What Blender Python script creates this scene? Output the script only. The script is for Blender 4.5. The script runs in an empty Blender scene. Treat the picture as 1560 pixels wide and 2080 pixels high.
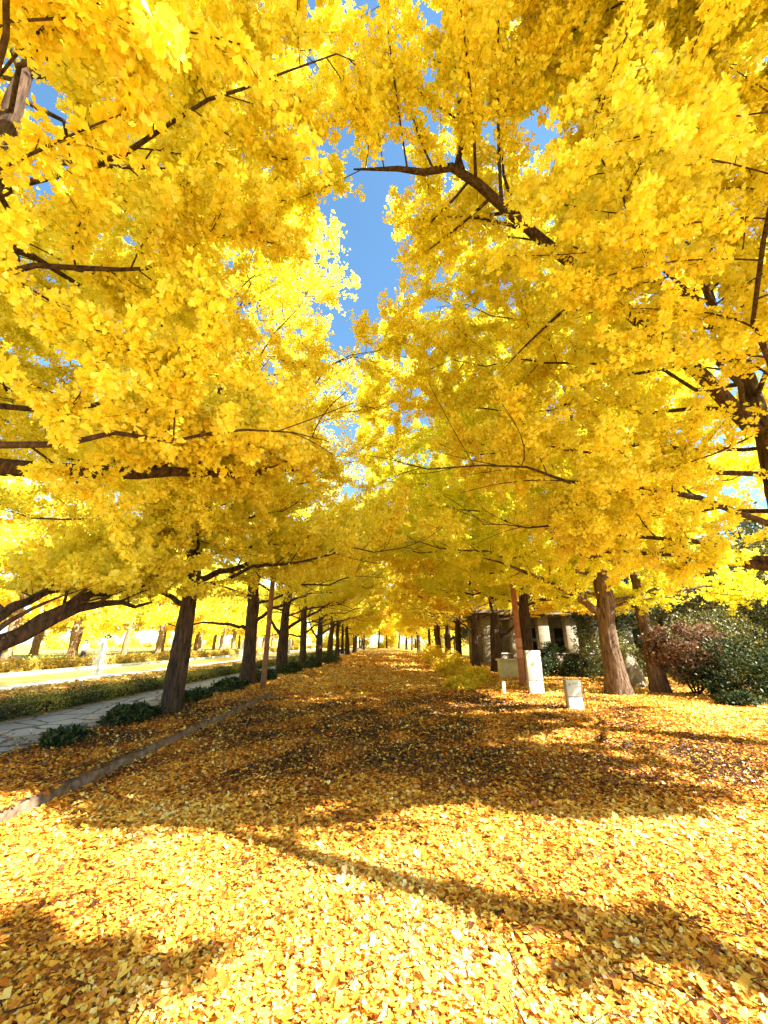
import bpy, math, random
import numpy as np
from mathutils import Vector, Matrix

scene = bpy.context.scene
COL = scene.collection
R = math.radians
random.seed(7)
SUN_EL, SX, SY = 40.0, .899, -.438
TSUN = 1 / math.tan(R(SUN_EL))

# ------------------------------------------------------------------ helpers
def tag(o, label=None, cat=None, group=None, kind=None):
    if label: o['label'] = label
    if cat: o['category'] = cat
    if group: o['group'] = group
    if kind: o['kind'] = kind
    return o

def empty(name, loc, rz=0.0):
    o = bpy.data.objects.new(name, None)
    o.empty_display_size = 0.3
    COL.objects.link(o)
    o.location = loc
    o.rotation_euler = (0, 0, rz)
    return o

def link_mesh(name, me, parent=None, loc=None):
    o = bpy.data.objects.new(name, me)
    COL.objects.link(o)
    if parent is not None: o.parent = parent
    if loc is not None: o.location = loc
    return o

def copy_tree(o, parent=None):
    c = o.copy()
    COL.objects.link(c)
    c.parent = parent
    for ch in list(o.children):
        copy_tree(ch, c)
    return c

def np_mesh(name, verts, faces, mats, midx=None, smooth=False, tint=None):
    """verts (n,3); faces (m,k) with constant k"""
    me = bpy.data.meshes.new(name)
    verts = np.asarray(verts, dtype=np.float32)
    faces = np.asarray(faces, dtype=np.int32)
    m, k = faces.shape
    me.vertices.add(len(verts)); me.vertices.foreach_set('co', verts.ravel())
    me.loops.add(m * k); me.loops.foreach_set('vertex_index', faces.ravel())
    me.polygons.add(m)
    me.polygons.foreach_set('loop_start', np.arange(m, dtype=np.int32) * k)
    for mt in (mats if isinstance(mats, (list, tuple)) else [mats]): me.materials.append(mt)
    if midx is not None: me.polygons.foreach_set('material_index', np.asarray(midx, dtype=np.int32))
    if smooth: me.polygons.foreach_set('use_smooth', np.ones(m, dtype=bool))
    if tint is not None:
        a = me.attributes.new('tint', 'FLOAT', 'FACE')
        a.data.foreach_set('value', np.asarray(tint, dtype=np.float32))
    me.update(calc_edges=True)
    return me

class Geo:
    """collects quads (tris are stored as degenerate-free quads via separate list)"""
    def __init__(s): s.v = []; s.q = []; s.m = []; s.n = 0
    def add(s, v, q, mi=0):
        v = np.asarray(v, float); q = np.asarray(q, int)
        s.v.append(v); s.q.append(q + s.n); s.m.append(np.full(len(q), mi)); s.n += len(v)
    def box(s, x0, x1, y0, y1, z0, z1, mi=0):
        v = [(x, y, z) for z in (z0, z1) for y in (y0, y1) for x in (x0, x1)]
        q = [(0, 2, 3, 1), (4, 5, 7, 6), (0, 1, 5, 4), (2, 6, 7, 3), (0, 4, 6, 2), (1, 3, 7, 5)]
        s.add(v, q, mi)
    def bbox(s, x0, x1, y0, y1, z0, z1, b=0.01, mi=0):
        # box with chamfered vertical edges and chamfered top
        def ring(z, i):
            return [(x0 + b + i, y0 + i, z), (x1 - b - i, y0 + i, z), (x1 - i, y0 + b + i, z), (x1 - i, y1 - b - i, z),
                    (x1 - b - i, y1 - i, z), (x0 + b + i, y1 - i, z), (x0 + i, y1 - b - i, z), (x0 + i, y0 + b + i, z)]
        v = ring(z0, 0) + ring(z1 - b, 0) + ring(z1, b)
        q = []
        for r in range(2):
            for k in range(8):
                q.append((r * 8 + k, r * 8 + (k + 1) % 8, r * 8 + 8 + (k + 1) % 8, r * 8 + 8 + k))
        t = 16
        q += [(t, t + 1, t + 2, t + 3), (t, t + 3, t + 4, t + 7), (t + 4, t + 5, t + 6, t + 7)]
        s.add(v, q, mi)
    def tube(s, P, rad, n=8, mi=0, furrow=0.0, rng=None):
        P = np.asarray(P, float); m = len(P); rad = np.asarray(rad, float)
        T = np.gradient(P, axis=0); T /= np.linalg.norm(T, axis=1)[:, None] + 1e-9
        ref = np.array([0, 1.0, 0.0]) if abs(T[0][1]) < 0.8 else np.array([1.0, 0, 0])
        V = []
        for i in range(m):
            a = np.cross(T[i], ref); a /= np.linalg.norm(a) + 1e-9
            b = np.cross(T[i], a); ref = np.cross(a, T[i]) 
            th = np.arange(n) / n * 2 * math.pi
            rr = np.full(n, rad[i])
            if furrow > 0:
                rr = rr * (1 + furrow * (np.sin(th * 7 + 1.3 * math.sin(i * .5)) * .45 + np.sin(th * 13 + i * .35) * .4 + rng.normal(0, .35, n)))
            V.append(P[i] + (np.cos(th) * rr)[:, None] * a + (np.sin(th) * rr)[:, None] * b)
        V = np.concatenate(V)
        q = []
        for i in range(m - 1):
            k = np.arange(n)
            q.append(np.stack([i * n + k, i * n + (k + 1) % n, (i + 1) * n + (k + 1) % n, (i + 1) * n + k], 1))
        s.add(V, np.concatenate(q), mi)
    def mesh(s, name, mats, smooth=False):
        return np_mesh(name, np.concatenate(s.v), np.concatenate(s.q), mats, np.concatenate(s.m), smooth)

# ------------------------------------------------------------------ materials
def new_mat(name):
    m = bpy.data.materials.new(name); m.use_nodes = True
    nt = m.node_tree
    for n in list(nt.nodes): nt.nodes.remove(n)
    out = nt.nodes.new('ShaderNodeOutputMaterial')
    return m, nt, out
def N(nt, t, **kw):
    n = nt.nodes.new(t)
    for k, v in kw.items():
        if k.startswith('i_'):
            n.inputs[k[2:].replace('_', ' ')].default_value = v
        else: setattr(n, k, v)
    return n
def ramp(nt, stops, interp='LINEAR'):
    r = nt.nodes.new('ShaderNodeValToRGB'); cr = r.color_ramp; cr.interpolation = interp
    while len(cr.elements) < len(stops): cr.elements.new(0.5)
    for e, (p, c) in zip(cr.elements, stops): e.position = p; e.color = (*c, 1)
    return r

def leaf_mat(name, stops, transl=0.47, gloss=0.05, rough=0.45, patch=0.25):
    m, nt, out = new_mat(name); L = nt.links
    at = N(nt, 'ShaderNodeAttribute', attribute_name='tint')
    tc = N(nt, 'ShaderNodeTexCoord')
    no = N(nt, 'ShaderNodeTexNoise'); no.inputs['Scale'].default_value = 0.55; no.inputs['Detail'].default_value = 1.0
    L.new(tc.outputs['Object'], no.inputs['Vector'])
    ma = N(nt, 'ShaderNodeMath', operation='MULTIPLY_ADD'); ma.inputs[1].default_value = patch * 2.4; ma.inputs[2].default_value = -patch * 1.2
    L.new(no.outputs['Fac'], ma.inputs[0])
    ad = N(nt, 'ShaderNodeMath', operation='ADD', use_clamp=True); L.new(at.outputs['Fac'], ad.inputs[0]); L.new(ma.outputs[0], ad.inputs[1])
    rp = ramp(nt, stops); L.new(ad.outputs[0], rp.inputs[0])
    di = N(nt, 'ShaderNodeBsdfDiffuse'); tr = N(nt, 'ShaderNodeBsdfTranslucent')
    L.new(rp.outputs[0], di.inputs[0]); L.new(rp.outputs[0], tr.inputs[0])
    mx = N(nt, 'ShaderNodeMixShader'); mx.inputs[0].default_value = transl
    L.new(di.outputs[0], mx.inputs[1]); L.new(tr.outputs[0], mx.inputs[2])
    gl = N(nt, 'ShaderNodeBsdfGlossy'); gl.inputs['Roughness'].default_value = rough
    m2 = N(nt, 'ShaderNodeMixShader'); m2.inputs[0].default_value = gloss
    L.new(mx.outputs[0], m2.inputs[1]); L.new(gl.outputs[0], m2.inputs[2])
    L.new(m2.outputs[0], out.inputs[0])
    return m

YEL = [(0.0, (.86, .56, .02)), (.18, (.94, .75, .04)), (.5, (.96, .855, .06)), (.88, (.965, .92, .12)), (1.0, (.96, .93, .36))]
LIM = [(0.0, (.88, .66, .03)), (.3, (.94, .84, .04)), (.65, (.95, .90, .06)), (1.0, (.82, .87, .06))]
ORA = [(0.0, (.76, .44, .018)), (.35, (.90, .64, .022)), (.7, (.94, .78, .03)), (1.0, (.95, .86, .10))]
M = {}
M['yel'] = leaf_mat('ginkgo_leaf_yellow', YEL)
M['lim'] = leaf_mat('ginkgo_leaf_lime', LIM)
M['ora'] = leaf_mat('ginkgo_leaf_amber', ORA)
M['litter'] = leaf_mat('fallen_leaf', [(0.0, (.07, .028, .012)), (.15, (.30, .085, .016)), (.35, (.60, .21, .020)), (.6, (.85, .42, .035)), (.82, (.94, .68, .12)), (1.0, (.95, .82, .36))], transl=.12, gloss=.07, patch=.3)
M['dark'] = leaf_mat('evergreen_leaf', [(0.0, (.010, .020, .008)), (.5, (.030, .050, .014)), (1.0, (.11, .13, .035))], transl=.2, gloss=.025, rough=.5)
M['hedge'] = leaf_mat('hedge_leaf', [(0.0, (.04, .06, .012)), (.5, (.15, .17, .025)), (1.0, (.50, .44, .07))], transl=.3)
M['ghedge'] = leaf_mat('golden_hedge_leaf', [(0.0, (.35, .22, .02)), (.5, (.72, .48, .04)), (1.0, (.85, .66, .10))], transl=.3)
M['olive'] = leaf_mat('olive_leaf', [(0.0, (.03, .04, .012)), (.5, (.12, .12, .025)), (1.0, (.36, .30, .07))], transl=.3)
M['red'] = leaf_mat('red_maple_leaf', [(0.0, (.07, .035, .015)), (.5, (.20, .085, .045)), (1.0, (.42, .30, .17))], transl=.35)

def bark_mat(name, c0, c1, sc=1.0):
    m, nt, out = new_mat(name); L = nt.links
    tc = N(nt, 'ShaderNodeTexCoord'); mp = N(nt, 'ShaderNodeMapping'); mp.inputs['Scale'].default_value = (9 * sc, 9 * sc, 1.3 * sc)
    L.new(tc.outputs['Object'], mp.inputs[0])
    n1 = N(nt, 'ShaderNodeTexNoise'); n1.inputs['Scale'].default_value = 2.2; n1.inputs['Detail'].default_value = 6; n1.inputs['Roughness'].default_value = .65
    L.new(mp.outputs[0], n1.inputs['Vector'])
    rp = ramp(nt, [(.33, c0), (.52, tuple((a + b) / 2 for a, b in zip(c0, c1))), (.68, c1)]); L.new(n1.outputs['Fac'], rp.inputs[0])
    bs = N(nt, 'ShaderNodeBsdfPrincipled'); bs.inputs['Roughness'].default_value = .9; bs.inputs['Specular IOR Level'].default_value = .2
    L.new(rp.outputs[0], bs.inputs['Base Color'])
    bu = N(nt, 'ShaderNodeBump'); bu.inputs['Strength'].default_value = .9; bu.inputs['Distance'].default_value = .05
    L.new(n1.outputs['Fac'], bu.inputs['Height']); L.new(bu.outputs[0], bs.inputs['Normal'])
    L.new(bs.outputs[0], out.inputs[0])
    return m
M['bark'] = bark_mat('ginkgo_bark', (.016, .009, .006), (.13, .075, .045))
M['bark_red'] = bark_mat('ginkgo_bark_warm', (.035, .017, .010), (.27, .17, .10))
M['bark_pale'] = bark_mat('pale_bark', (.12, .07, .035), (.36, .25, .14))

def simple(name, col, rough=.7, noise=None, bump=0.0, metallic=0, spec=.4, coord='Object'):
    m, nt, out = new_mat(name); L = nt.links
    bs = N(nt, 'ShaderNodeBsdfPrincipled'); bs.inputs['Roughness'].default_value = rough; bs.inputs['Metallic'].default_value = metallic
    bs.inputs['Specular IOR Level'].default_value = spec
    if noise:
        sc, c2 = noise
        tc = N(nt, 'ShaderNodeTexCoord'); no = N(nt, 'ShaderNodeTexNoise'); no.inputs['Scale'].default_value = sc; no.inputs['Detail'].default_value = 5
        L.new(tc.outputs[coord], no.inputs['Vector'])
        rp = ramp(nt, [(.35, col), (.68, c2)]); L.new(no.outputs['Fac'], rp.inputs[0]); L.new(rp.outputs[0], bs.inputs['Base Color'])
        if bump:
            bu = N(nt, 'ShaderNodeBump'); bu.inputs['Strength'].default_value = bump; bu.inputs['Distance'].default_value = .02
            L.new(no.outputs['Fac'], bu.inputs['Height']); L.new(bu.outputs[0], bs.inputs['Normal'])
    else: bs.inputs['Base Color'].default_value = (*col, 1)
    L.new(bs.outputs[0], out.inputs[0])
    return m

def litter_ground(name, gold=0.5):
    """leaf carpet seen between and beyond the modelled leaves"""
    m, nt, out = new_mat(name); L = nt.links
    tc = N(nt, 'ShaderNodeTexCoord')
    nz = N(nt, 'ShaderNodeTexNoise'); nz.inputs['Scale'].default_value = 9; nz.inputs['Detail'].default_value = 3
    L.new(tc.outputs['Object'], nz.inputs['Vector'])
    mixv = N(nt, 'ShaderNodeMix', data_type='RGBA'); mixv.inputs['Factor'].default_value = .06
    L.new(tc.outputs['Object'], mixv.inputs[6]); L.new(nz.outputs['Color'], mixv.inputs[7])
    cols = []
    for sc in (22.0, 31.0):
        v = N(nt, 'ShaderNodeTexVoronoi'); v.inputs['Scale'].default_value = sc
        L.new(mixv.outputs[2], v.inputs['Vector'])
        se = N(nt, 'ShaderNodeSeparateColor'); L.new(v.outputs['Color'], se.inputs[0])
        cols.append((v, se))
    rp = ramp(nt, [(0.0, (.03, .015, .010)), (.28, (.12, .055, .02)), (.5, (.44, .19, .03)), (.75, (.80, .50, .05)), (1.0, (.90, .70, .20))])
    big = N(nt, 'ShaderNodeTexNoise'); big.inputs['Scale'].default_value = .7; big.inputs['Detail'].default_value = 4
    L.new(tc.outputs['Object'], big.inputs['Vector'])
    a1 = N(nt, 'ShaderNodeMath', operation='MULTIPLY_ADD'); a1.inputs[1].default_value = .8; a1.inputs[2].default_value = gold - .78
    L.new(big.outputs['Fac'], a1.inputs[0])
    a2 = N(nt, 'ShaderNodeMath', operation='MULTIPLY_ADD', use_clamp=True); a2.inputs[1].default_value = .75
    L.new(cols[0][1].outputs[0], a2.inputs[0]); L.new(a1.outputs[0], a2.inputs[2])
    L.new(a2.outputs[0], rp.inputs[0])
    bs = N(nt, 'ShaderNodeBsdfPrincipled'); bs.inputs['Roughness'].default_value = .8; bs.inputs['Specular IOR Level'].default_value = .25
    L.new(rp.outputs[0], bs.inputs['Base Color'])
    bu = N(nt, 'ShaderNodeBump'); bu.inputs['Strength'].default_value = .8; bu.inputs['Distance'].default_value = .03
    L.new(cols[1][1].outputs[1], bu.inputs['Height']); L.new(bu.outputs[0], bs.inputs['Normal'])
    L.new(bs.outputs[0], out.inputs[0])
    return m
M['ground'] = litter_ground('leaf_covered_ground', .62)
M['bank'] = litter_ground('leafy_bank', .74)
M['soil'] = simple('canal_bed', (.25, .20, .12), .9, (3, (.40, .33, .20)))

def flagstone():
    m, nt, out = new_mat('flagstone_path'); L = nt.links
    tc = N(nt, 'ShaderNodeTexCoord')
    mp = N(nt, 'ShaderNodeMapping'); mp.inputs['Scale'].default_value = (1, .8, 1); L.new(tc.outputs['Object'], mp.inputs[0])
    nz = N(nt, 'ShaderNodeTexNoise'); nz.inputs['Scale'].default_value = 2.5; L.new(mp.outputs[0], nz.inputs['Vector'])
    mv = N(nt, 'ShaderNodeMix', data_type='RGBA'); mv.inputs['Factor'].default_value = .12; L.new(mp.outputs[0], mv.inputs[6]); L.new(nz.outputs['Color'], mv.inputs[7])
    v = N(nt, 'ShaderNodeTexVoronoi', feature='DISTANCE_TO_EDGE'); v.inputs['Scale'].default_value = 1.9; L.new(mv.outputs[2], v.inputs['Vector'])
    vc = N(nt, 'ShaderNodeTexVoronoi'); vc.inputs['Scale'].default_value = 1.9; L.new(mv.outputs[2], vc.inputs['Vector'])
    se = N(nt, 'ShaderNodeSeparateColor'); L.new(vc.outputs['Color'], se.inputs[0])
    fine = N(nt, 'ShaderNodeTexNoise'); fine.inputs['Scale'].default_value = 30; fine.inputs['Detail'].default_value = 6; L.new(tc.outputs['Object'], fine.inputs['Vector'])
    rs = ramp(nt, [(0, (.30, .28, .27)), (.5, (.40, .385, .37)), (1, (.50, .47, .43))]); L.new(se.outputs[0], rs.inputs[0])
    mm = N(nt, 'ShaderNodeMix', data_type='RGBA', blend_type='OVERLAY'); mm.inputs['Factor'].default_value = .5
    L.new(rs.outputs[0], mm.inputs[6]); L.new(fine.outputs['Fac'], mm.inputs[7])
    er = ramp(nt, [(.012, (0, 0, 0)), (.045, (1, 1, 1))]); L.new(v.outputs['Distance'], er.inputs[0])
    mx = N(nt, 'ShaderNodeMix', data_type='RGBA'); mx.inputs[6].default_value = (.09, .075, .06, 1)
    L.new(er.outputs[0], mx.inputs['Factor']); L.new(mm.outputs[2], mx.inputs[7])
    bs = N(nt, 'ShaderNodeBsdfPrincipled'); bs.inputs['Roughness'].default_value = .75
    L.new(mx.outputs[2], bs.inputs['Base Color'])
    bu = N(nt, 'ShaderNodeBump'); bu.inputs['Strength'].default_value = .6; bu.inputs['Distance'].default_value = .02
    L.new(er.outputs[0], bu.inputs['Height']); L.new(bu.outputs[0], bs.inputs['Normal'])
    L.new(bs.outputs[0], out.inputs[0])
    return m
M['flag'] = flagstone()
M['kerb'] = simple('kerb_concrete', (.10, .06, .035), .85, (14, (.26, .17, .10)), .5)
M['coping'] = simple('coping_stone', (.66, .62, .52), .7, (5, (.80, .77, .68)), .2)
M['stone'] = simple('pier_stone', (.20, .16, .10), .85, (4, (.34, .28, .18)), .5)
M['cream'] = simple('cream_stone', (.62, .50, .24), .7, (6, (.74, .62, .34)), .2)
M['darkint'] = simple('dark_glass', (.02, .022, .022), .25)
M['sign'] = simple('sign_panel', (.74, .68, .52), .5, (5, (.84, .80, .68)))
M['signedge'] = simple('sign_edge', (.34, .30, .22), .5)
M['ink'] = simple('olive_print', (.36, .29, .10), .6)
M['redink'] = simple('red_print', (.45, .06, .03), .6)
M['pole'] = simple('brown_pole', (.16, .06, .028), .6, (6, (.26, .11, .05)), .2)
M['polered'] = simple('rust_red_pole', (.30, .09, .035), .55, (6, (.42, .15, .06)), .2)
M['band'] = simple('pink_band', (.55, .24, .13), .6)
M['metal'] = simple('steel', (.35, .34, .32), .35, metallic=.9)
M['white'] = simple('white_cloth', (.80, .79, .76), .9)
M['navy'] = simple('dark_cloth', (.03, .035, .05), .9)
M['skin'] = simple('skin', (.55, .33, .22), .6)
M['hair'] = simple('hair', (.02, .014, .010), .5)
M['bag'] = simple('brown_leather', (.25, .09, .04), .5)
M['pwall'] = simple('pale_wall', (.42, .38, .30), .8, (2, (.50, .46, .38)))
M['hedgecore'] = simple('hedge_twigs', (.025, .025, .012), .95, (12, (.07, .06, .03)), .5)
M['ghedgecore'] = simple('golden_hedge_twigs', (.20, .13, .03), .95, (12, (.35, .24, .05)), .5)

def water_mat():
    m, nt, out = new_mat('canal_water'); L = nt.links
    tc = N(nt, 'ShaderNodeTexCoord')
    no = N(nt, 'ShaderNodeTexNoise'); no.inputs['Scale'].default_value = 5; no.inputs['Detail'].default_value = 4; L.new(tc.outputs['Object'], no.inputs['Vector'])
    bu = N(nt, 'ShaderNodeBump'); bu.inputs['Strength'].default_value = .35; bu.inputs['Distance'].default_value = .05; L.new(no.outputs['Fac'], bu.inputs['Height'])
    bs = N(nt, 'ShaderNodeBsdfPrincipled'); bs.inputs['Base Color'].default_value = (.80, .62, .13, 1); bs.inputs['Roughness'].default_value = .42
    bs.inputs['Specular IOR Level'].default_value = .6
    L.new(bu.outputs[0], bs.inputs['Normal']); L.new(bs.outputs[0], out.inputs[0])
    return m
M['water'] = water_mat()
def spray_mat():
    m, nt, out = new_mat('water_spray'); L = nt.links
    di = N(nt, 'ShaderNodeBsdfDiffuse'); di.inputs[0].default_value = (.95, .95, .95, 1)
    tr = N(nt, 'ShaderNodeBsdfTranslucent'); tr.inputs[0].default_value = (.95, .95, .95, 1)
    mx = N(nt, 'ShaderNodeMixShader'); mx.inputs[0].default_value = .5
    L.new(di.outputs[0], mx.inputs[1]); L.new(tr.outputs[0], mx.inputs[2]); L.new(mx.outputs[0], out.inputs[0])
    return m
M['spray'] = spray_mat()

# ------------------------------------------------------------------ leaves
FAN = np.array([[0, -.12, 0], [0, .72, .02], [-.27, .98, .12], [-.58, .62, .14], [.58, .62, .14], [.27, .98, .12]])
FANQ = np.array([[0, 1, 2, 3], [0, 4, 5, 1]])
OVAL = np.array([[0, 0, 0], [.28, .45, .06], [0, 1, 0], [-.28, .45, .06]])
OVALQ = np.array([[0, 1, 2, 3]])

def leaves(P, Y, Z, S, shape='fan', rng=None):
    """P pos, Y leaf axis, Z approx normal, S size"""
    T, Q = (FAN, FANQ) if shape == 'fan' else (OVAL, OVALQ)
    if shape == 'stalk': T, Q = np.concatenate([FAN, STALK]), np.concatenate([FANQ, [[6, 7, 8, 9]]])
    Y = Y / (np.linalg.norm(Y, axis=1)[:, None] + 1e-9)
    X = np.cross(Y, Z); X /= np.linalg.norm(X, axis=1)[:, None] + 1e-9
    Zn = np.cross(X, Y)
    n = len(P); k = len(T)
    curl = rng.uniform(-.6, 2.2, n)[:, None, None]
    wid = rng.uniform(.75, 1.12, n)[:, None, None]
    V = P[:, None, :] + S[:, None, None] * (wid * T[None, :, 0:1] * X[:, None, :] + T[None, :, 1:2] * Y[:, None, :] + curl * T[None, :, 2:3] * Zn[:, None, :])
    V = V.reshape(-1, 3)
    F = (Q[None] + (np.arange(n) * k)[:, None, None]).reshape(-1, 4)
    return V, F, len(Q)

STALK = np.array([[-.02, -.75, .05], [.02, -.75, .05], [.018, -.1, 0], [-.018, -.1, 0]])
def unit(n, rng):
    v = rng.normal(size=(n, 3)); return v / np.linalg.norm(v, axis=1)[:, None]

def leaf_mesh(name, P, Y, Z, S, mat, rng, shape='fan', tint=None):
    V, F, k = leaves(P, Y, Z, S, shape, rng)
    t = rng.uniform(0, 1, len(P)) if tint is None else tint
    return np_mesh(name, V, F, mat, tint=np.repeat(t, k))

# ------------------------------------------------------------------ trees
def ginkgo(seed, loc, H, RX, RY, r0, h0, nleaf, lsize, mat, bark='bark', extra=(), clear=None, nl=26, root_name='ginkgo_tree',
           shift=(0, 0), sides=18, archx=None, arch=2.6, floor=None, flare=.35, cut=True):
    """extra: list of (points(world), radii) for limbs placed by hand, visible ones and added shadow casters; archx: local x of the avenue's centre"""
    rng = np.random.default_rng(seed)
    loc = np.array(loc, float)
    g = Geo()
    # trunk
    nseg = 22
    hs = np.linspace(-.15, H * .93, nseg)
    wob = np.cumsum(rng.normal(0, .035, (nseg, 2)), axis=0); wob -= wob[0]
    wob *= np.clip(hs / 3, 0, 1)[:, None]
    TP = np.column_stack([wob, hs])
    if floor is None: floor = h0 - .35
    fl = 1 + flare * np.exp(-np.clip(hs, 0, 9) / .22)
    TR = r0 * fl * np.clip(1 - hs / (H * 1.02), .03, 1) ** 1.05 * (1 + .08 * np.sin(hs * 2.1 + seed))
    # dense lower part for bark relief
    hd = np.concatenate([np.linspace(-.15, 4.2, 40), hs[hs > 4.4]])
    P2 = np.column_stack([np.interp(hd, hs, TP[:, 0]), np.interp(hd, hs, TP[:, 1]), hd]); R2 = np.interp(hd, hs, TR)
    g.tube(P2, R2, sides, furrow=.07, rng=rng)
    tw_p0, tw_p1 = [], []
    def prof(t):  # crown half-width profile
        t = np.clip(t, 0, 1)
        return np.interp(t, [0, .12, .35, .6, .82, 1], [.80, .95, 1.0, .94, .76, .38])
    def bez(a, b, c, n):
        t = np.linspace(0, 1, n)[:, None]
        return (1 - t) ** 2 * a + 2 * t * (1 - t) * b + t * t * c
    limbs = []
    for i in range(nl):
        t = (i + rng.uniform(0, .7)) / nl
        hh = h0 + (H * .9 - h0) * t ** 1.15
        phi = i * 2.39996 + rng.uniform(-.35, .35)
        w = prof(t) * rng.uniform(.82, 1.06)
        ex, ey = RX * w * math.cos(phi) + shift[0] * w, RY * w * math.sin(phi) + shift[1] * w
        rise = np.interp(t, [0, .2, .5, 1], [rng.uniform(.1, 1.0), rng.uniform(.8, 1.8), rng.uniform(1.4, 2.6), rng.uniform(1.0, 2.0)])
        base = np.array([np.interp(hh, hs, TP[:, 0]), np.interp(hh, hs, TP[:, 1]), hh])
        end = np.array([ex, ey, hh + rise])
        mid = base * .45 + end * .55 + np.array([0, 0, rng.uniform(.2, .9) if t > .1 else rng.uniform(.25, .6)])
        pl = bez(base, mid, end, 10) + np.vstack([np.zeros((1, 3)), rng.normal(0, .095, (9, 3))])
        L = np.linalg.norm(end - base)
        rb = np.clip(r0 * (.10 + .020 * L) * (1.05 - .5 * t), .014, r0 * .3)
        if clear is not None:
            okp = clear(pl + loc, rng, True); bad = np.where(~okp)[0]
            kk_ = bad[0] if len(bad) else 10
            if not cut: kk_ = 10
            if kk_ < 4: continue
            if kk_ < 10:
                s_ = np.linspace(0, kk_ - 1, 10); ii_ = np.arange(10)
                pl = np.column_stack([np.interp(s_, ii_, pl[:, c_]) for c_ in range(3)])
        limbs.append((pl, rb * np.linspace(1, .10, 10) * rng.uniform(.88, 1.14, 10)))
    for pts, rad in extra:
        pts = np.array(pts, float) - loc
        k = np.linspace(0, len(pts) - 1, 12); idx = np.arange(len(pts))
        pl = np.column_stack([np.interp(k, idx, pts[:, c]) for c in range(3)]) + np.vstack([np.zeros((1, 3)), rng.normal(0, .03, (11, 3))])
        limbs.append((pl, np.interp(k, idx, rad)))
    for pl, rr in limbs:
        g.tube(pl, rr, 9, furrow=.05, rng=rng)
        d0 = pl[-1] - pl[0]; Ll = np.linalg.norm(d0); d0 /= Ll + 1e-9
        ns = int(5 + Ll * 1.9)
        for j in range(ns):
            u = .22 + .78 * (j + rng.uniform(0, 1)) / ns
            kk = u * (len(pl) - 1); i0 = min(int(kk), len(pl) - 2); p = pl[i0] + (pl[i0 + 1] - pl[i0]) * (kk - i0)
            side = np.cross(d0, [0, 0, 1]); side /= np.linalg.norm(side) + 1e-9
            sg = 1 if j % 2 else -1
            d = d0 * rng.uniform(.2, .9) + side * sg * rng.uniform(.4, 1.0) + np.array([0, 0, 1]) * rng.uniform(-.35, .75)
            d /= np.linalg.norm(d)
            l2 = (0.55 + .26 * Ll) * rng.uniform(.6, 1.1) * (1.15 - .55 * u)
            e = p + d * l2 + np.array([0, 0, -.08 * l2])
            m_ = (p + e) / 2 + rng.normal(0, .09 * l2, 3)
            if e[2] < floor - .1: continue
            if clear is not None and not clear(np.array([e + loc, p * .4 + e * .6 + loc]), rng, True).all(): continue
            sp = bez(p, m_, e, 6)
            rs = max(.007, np.interp(u, [0, 1], [rr[0], rr[-1]]) * .42)
            g.tube(sp, np.linspace(rs, .005, 6), 5)
            nt_ = int(3 + l2 * 4.5)
            for q in range(nt_):
                uu = .15 + .85 * (q + rng.uniform(0, 1)) / nt_
                kk = uu * 5; i0 = min(int(kk), 4); pp = sp[i0] + (sp[i0 + 1] - sp[i0]) * (kk - i0)
                dd = d * .5 + unit(1, rng)[0] * .9 + np.array([0, 0, .18]); dd /= np.linalg.norm(dd)
                lt = rng.uniform(.25, .85)
                tw_p0.append(pp); tw_p1.append(pp + dd * lt)
            tw_p0.append(sp[1]); tw_p1.append(sp[5])
    A = np.array(tw_p0); B = np.array(tw_p1)
    # twig geometry: thin three-sided spikes
    D = B - A; Ld = np.linalg.norm(D, axis=1)
    keepw = np.ones(len(A), bool)
    def allowed(Q):
        W = Q + loc
        ok = Q[:, 2] > floor + .25 * np.sin(W[:, 0] * 1.7 + 1.1 * W[:, 1])
        if archx is not None:
            ok &= Q[:, 2] > (floor + .05 + arch * np.exp(-((Q[:, 0] - archx) / 2.2) ** 2))
        if clear is not None: ok &= clear(W, rng)
        return ok
    # leaves along twigs
    w = Ld / Ld.sum()
    nsp = nleaf // 4
    idx = rng.choice(len(A), nsp, p=w)
    u = rng.uniform(0, 1, nsp) ** .8
    SP = A[idx] + D[idx] * u[:, None]
    SP = SP + rng.normal(0, .035, SP.shape)
    tintc = rng.uniform(0, 1, nsp)
    P = np.repeat(SP, 4, axis=0)
    td = np.repeat(D[idx] / Ld[idx][:, None], 4, axis=0)
    out_ = unit(len(P), rng) + td * .25
    out_[:, 2] -= .15
    out_ /= np.linalg.norm(out_, axis=1)[:, None]
    P = P + out_ * (lsize * .45)
    ok = allowed(P)
    nrm = unit(len(P), rng); nrm[:, 2] += .5
    S = lsize * rng.uniform(.65, 1.15, len(P))
    tint = np.clip(np.repeat(tintc, 4) * .5 + rng.uniform(0, .5, len(P)), 0, 1)
    me = leaf_mesh('ginkgo_crown', P[ok], out_[ok], nrm[ok], S[ok], M[mat], rng, tint=tint[ok])
    # twigs (only where leaves are allowed)
    okt = allowed((A + B) / 2) & allowed(B)
    for a, b in zip(A[okt], B[okt]):
        d = (b - a); s = np.cross(d, [.3, .5, .8]); s = s / (np.linalg.norm(s) + 1e-9) * .0045
        s2 = np.cross(d, s); s2 = s2 / (np.linalg.norm(s2) + 1e-9) * .0045
        g.v.append(np.array([a + s, a - s * .5 + s2, a - s * .5 - s2, b])); 
        g.q.append(np.array([[0, 1, 3, 3], [1, 2, 3, 3], [2, 0, 3, 3]]) + g.n); g.m.append(np.zeros(3, int)); g.n += 4
    tm = g.mesh('ginkgo_trunk', M[bark], smooth=True)
    root = empty(root_name, tuple(loc))
    link_mesh('trunk', tm, root)
    link_mesh('crown', me, root)
    return root

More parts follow.
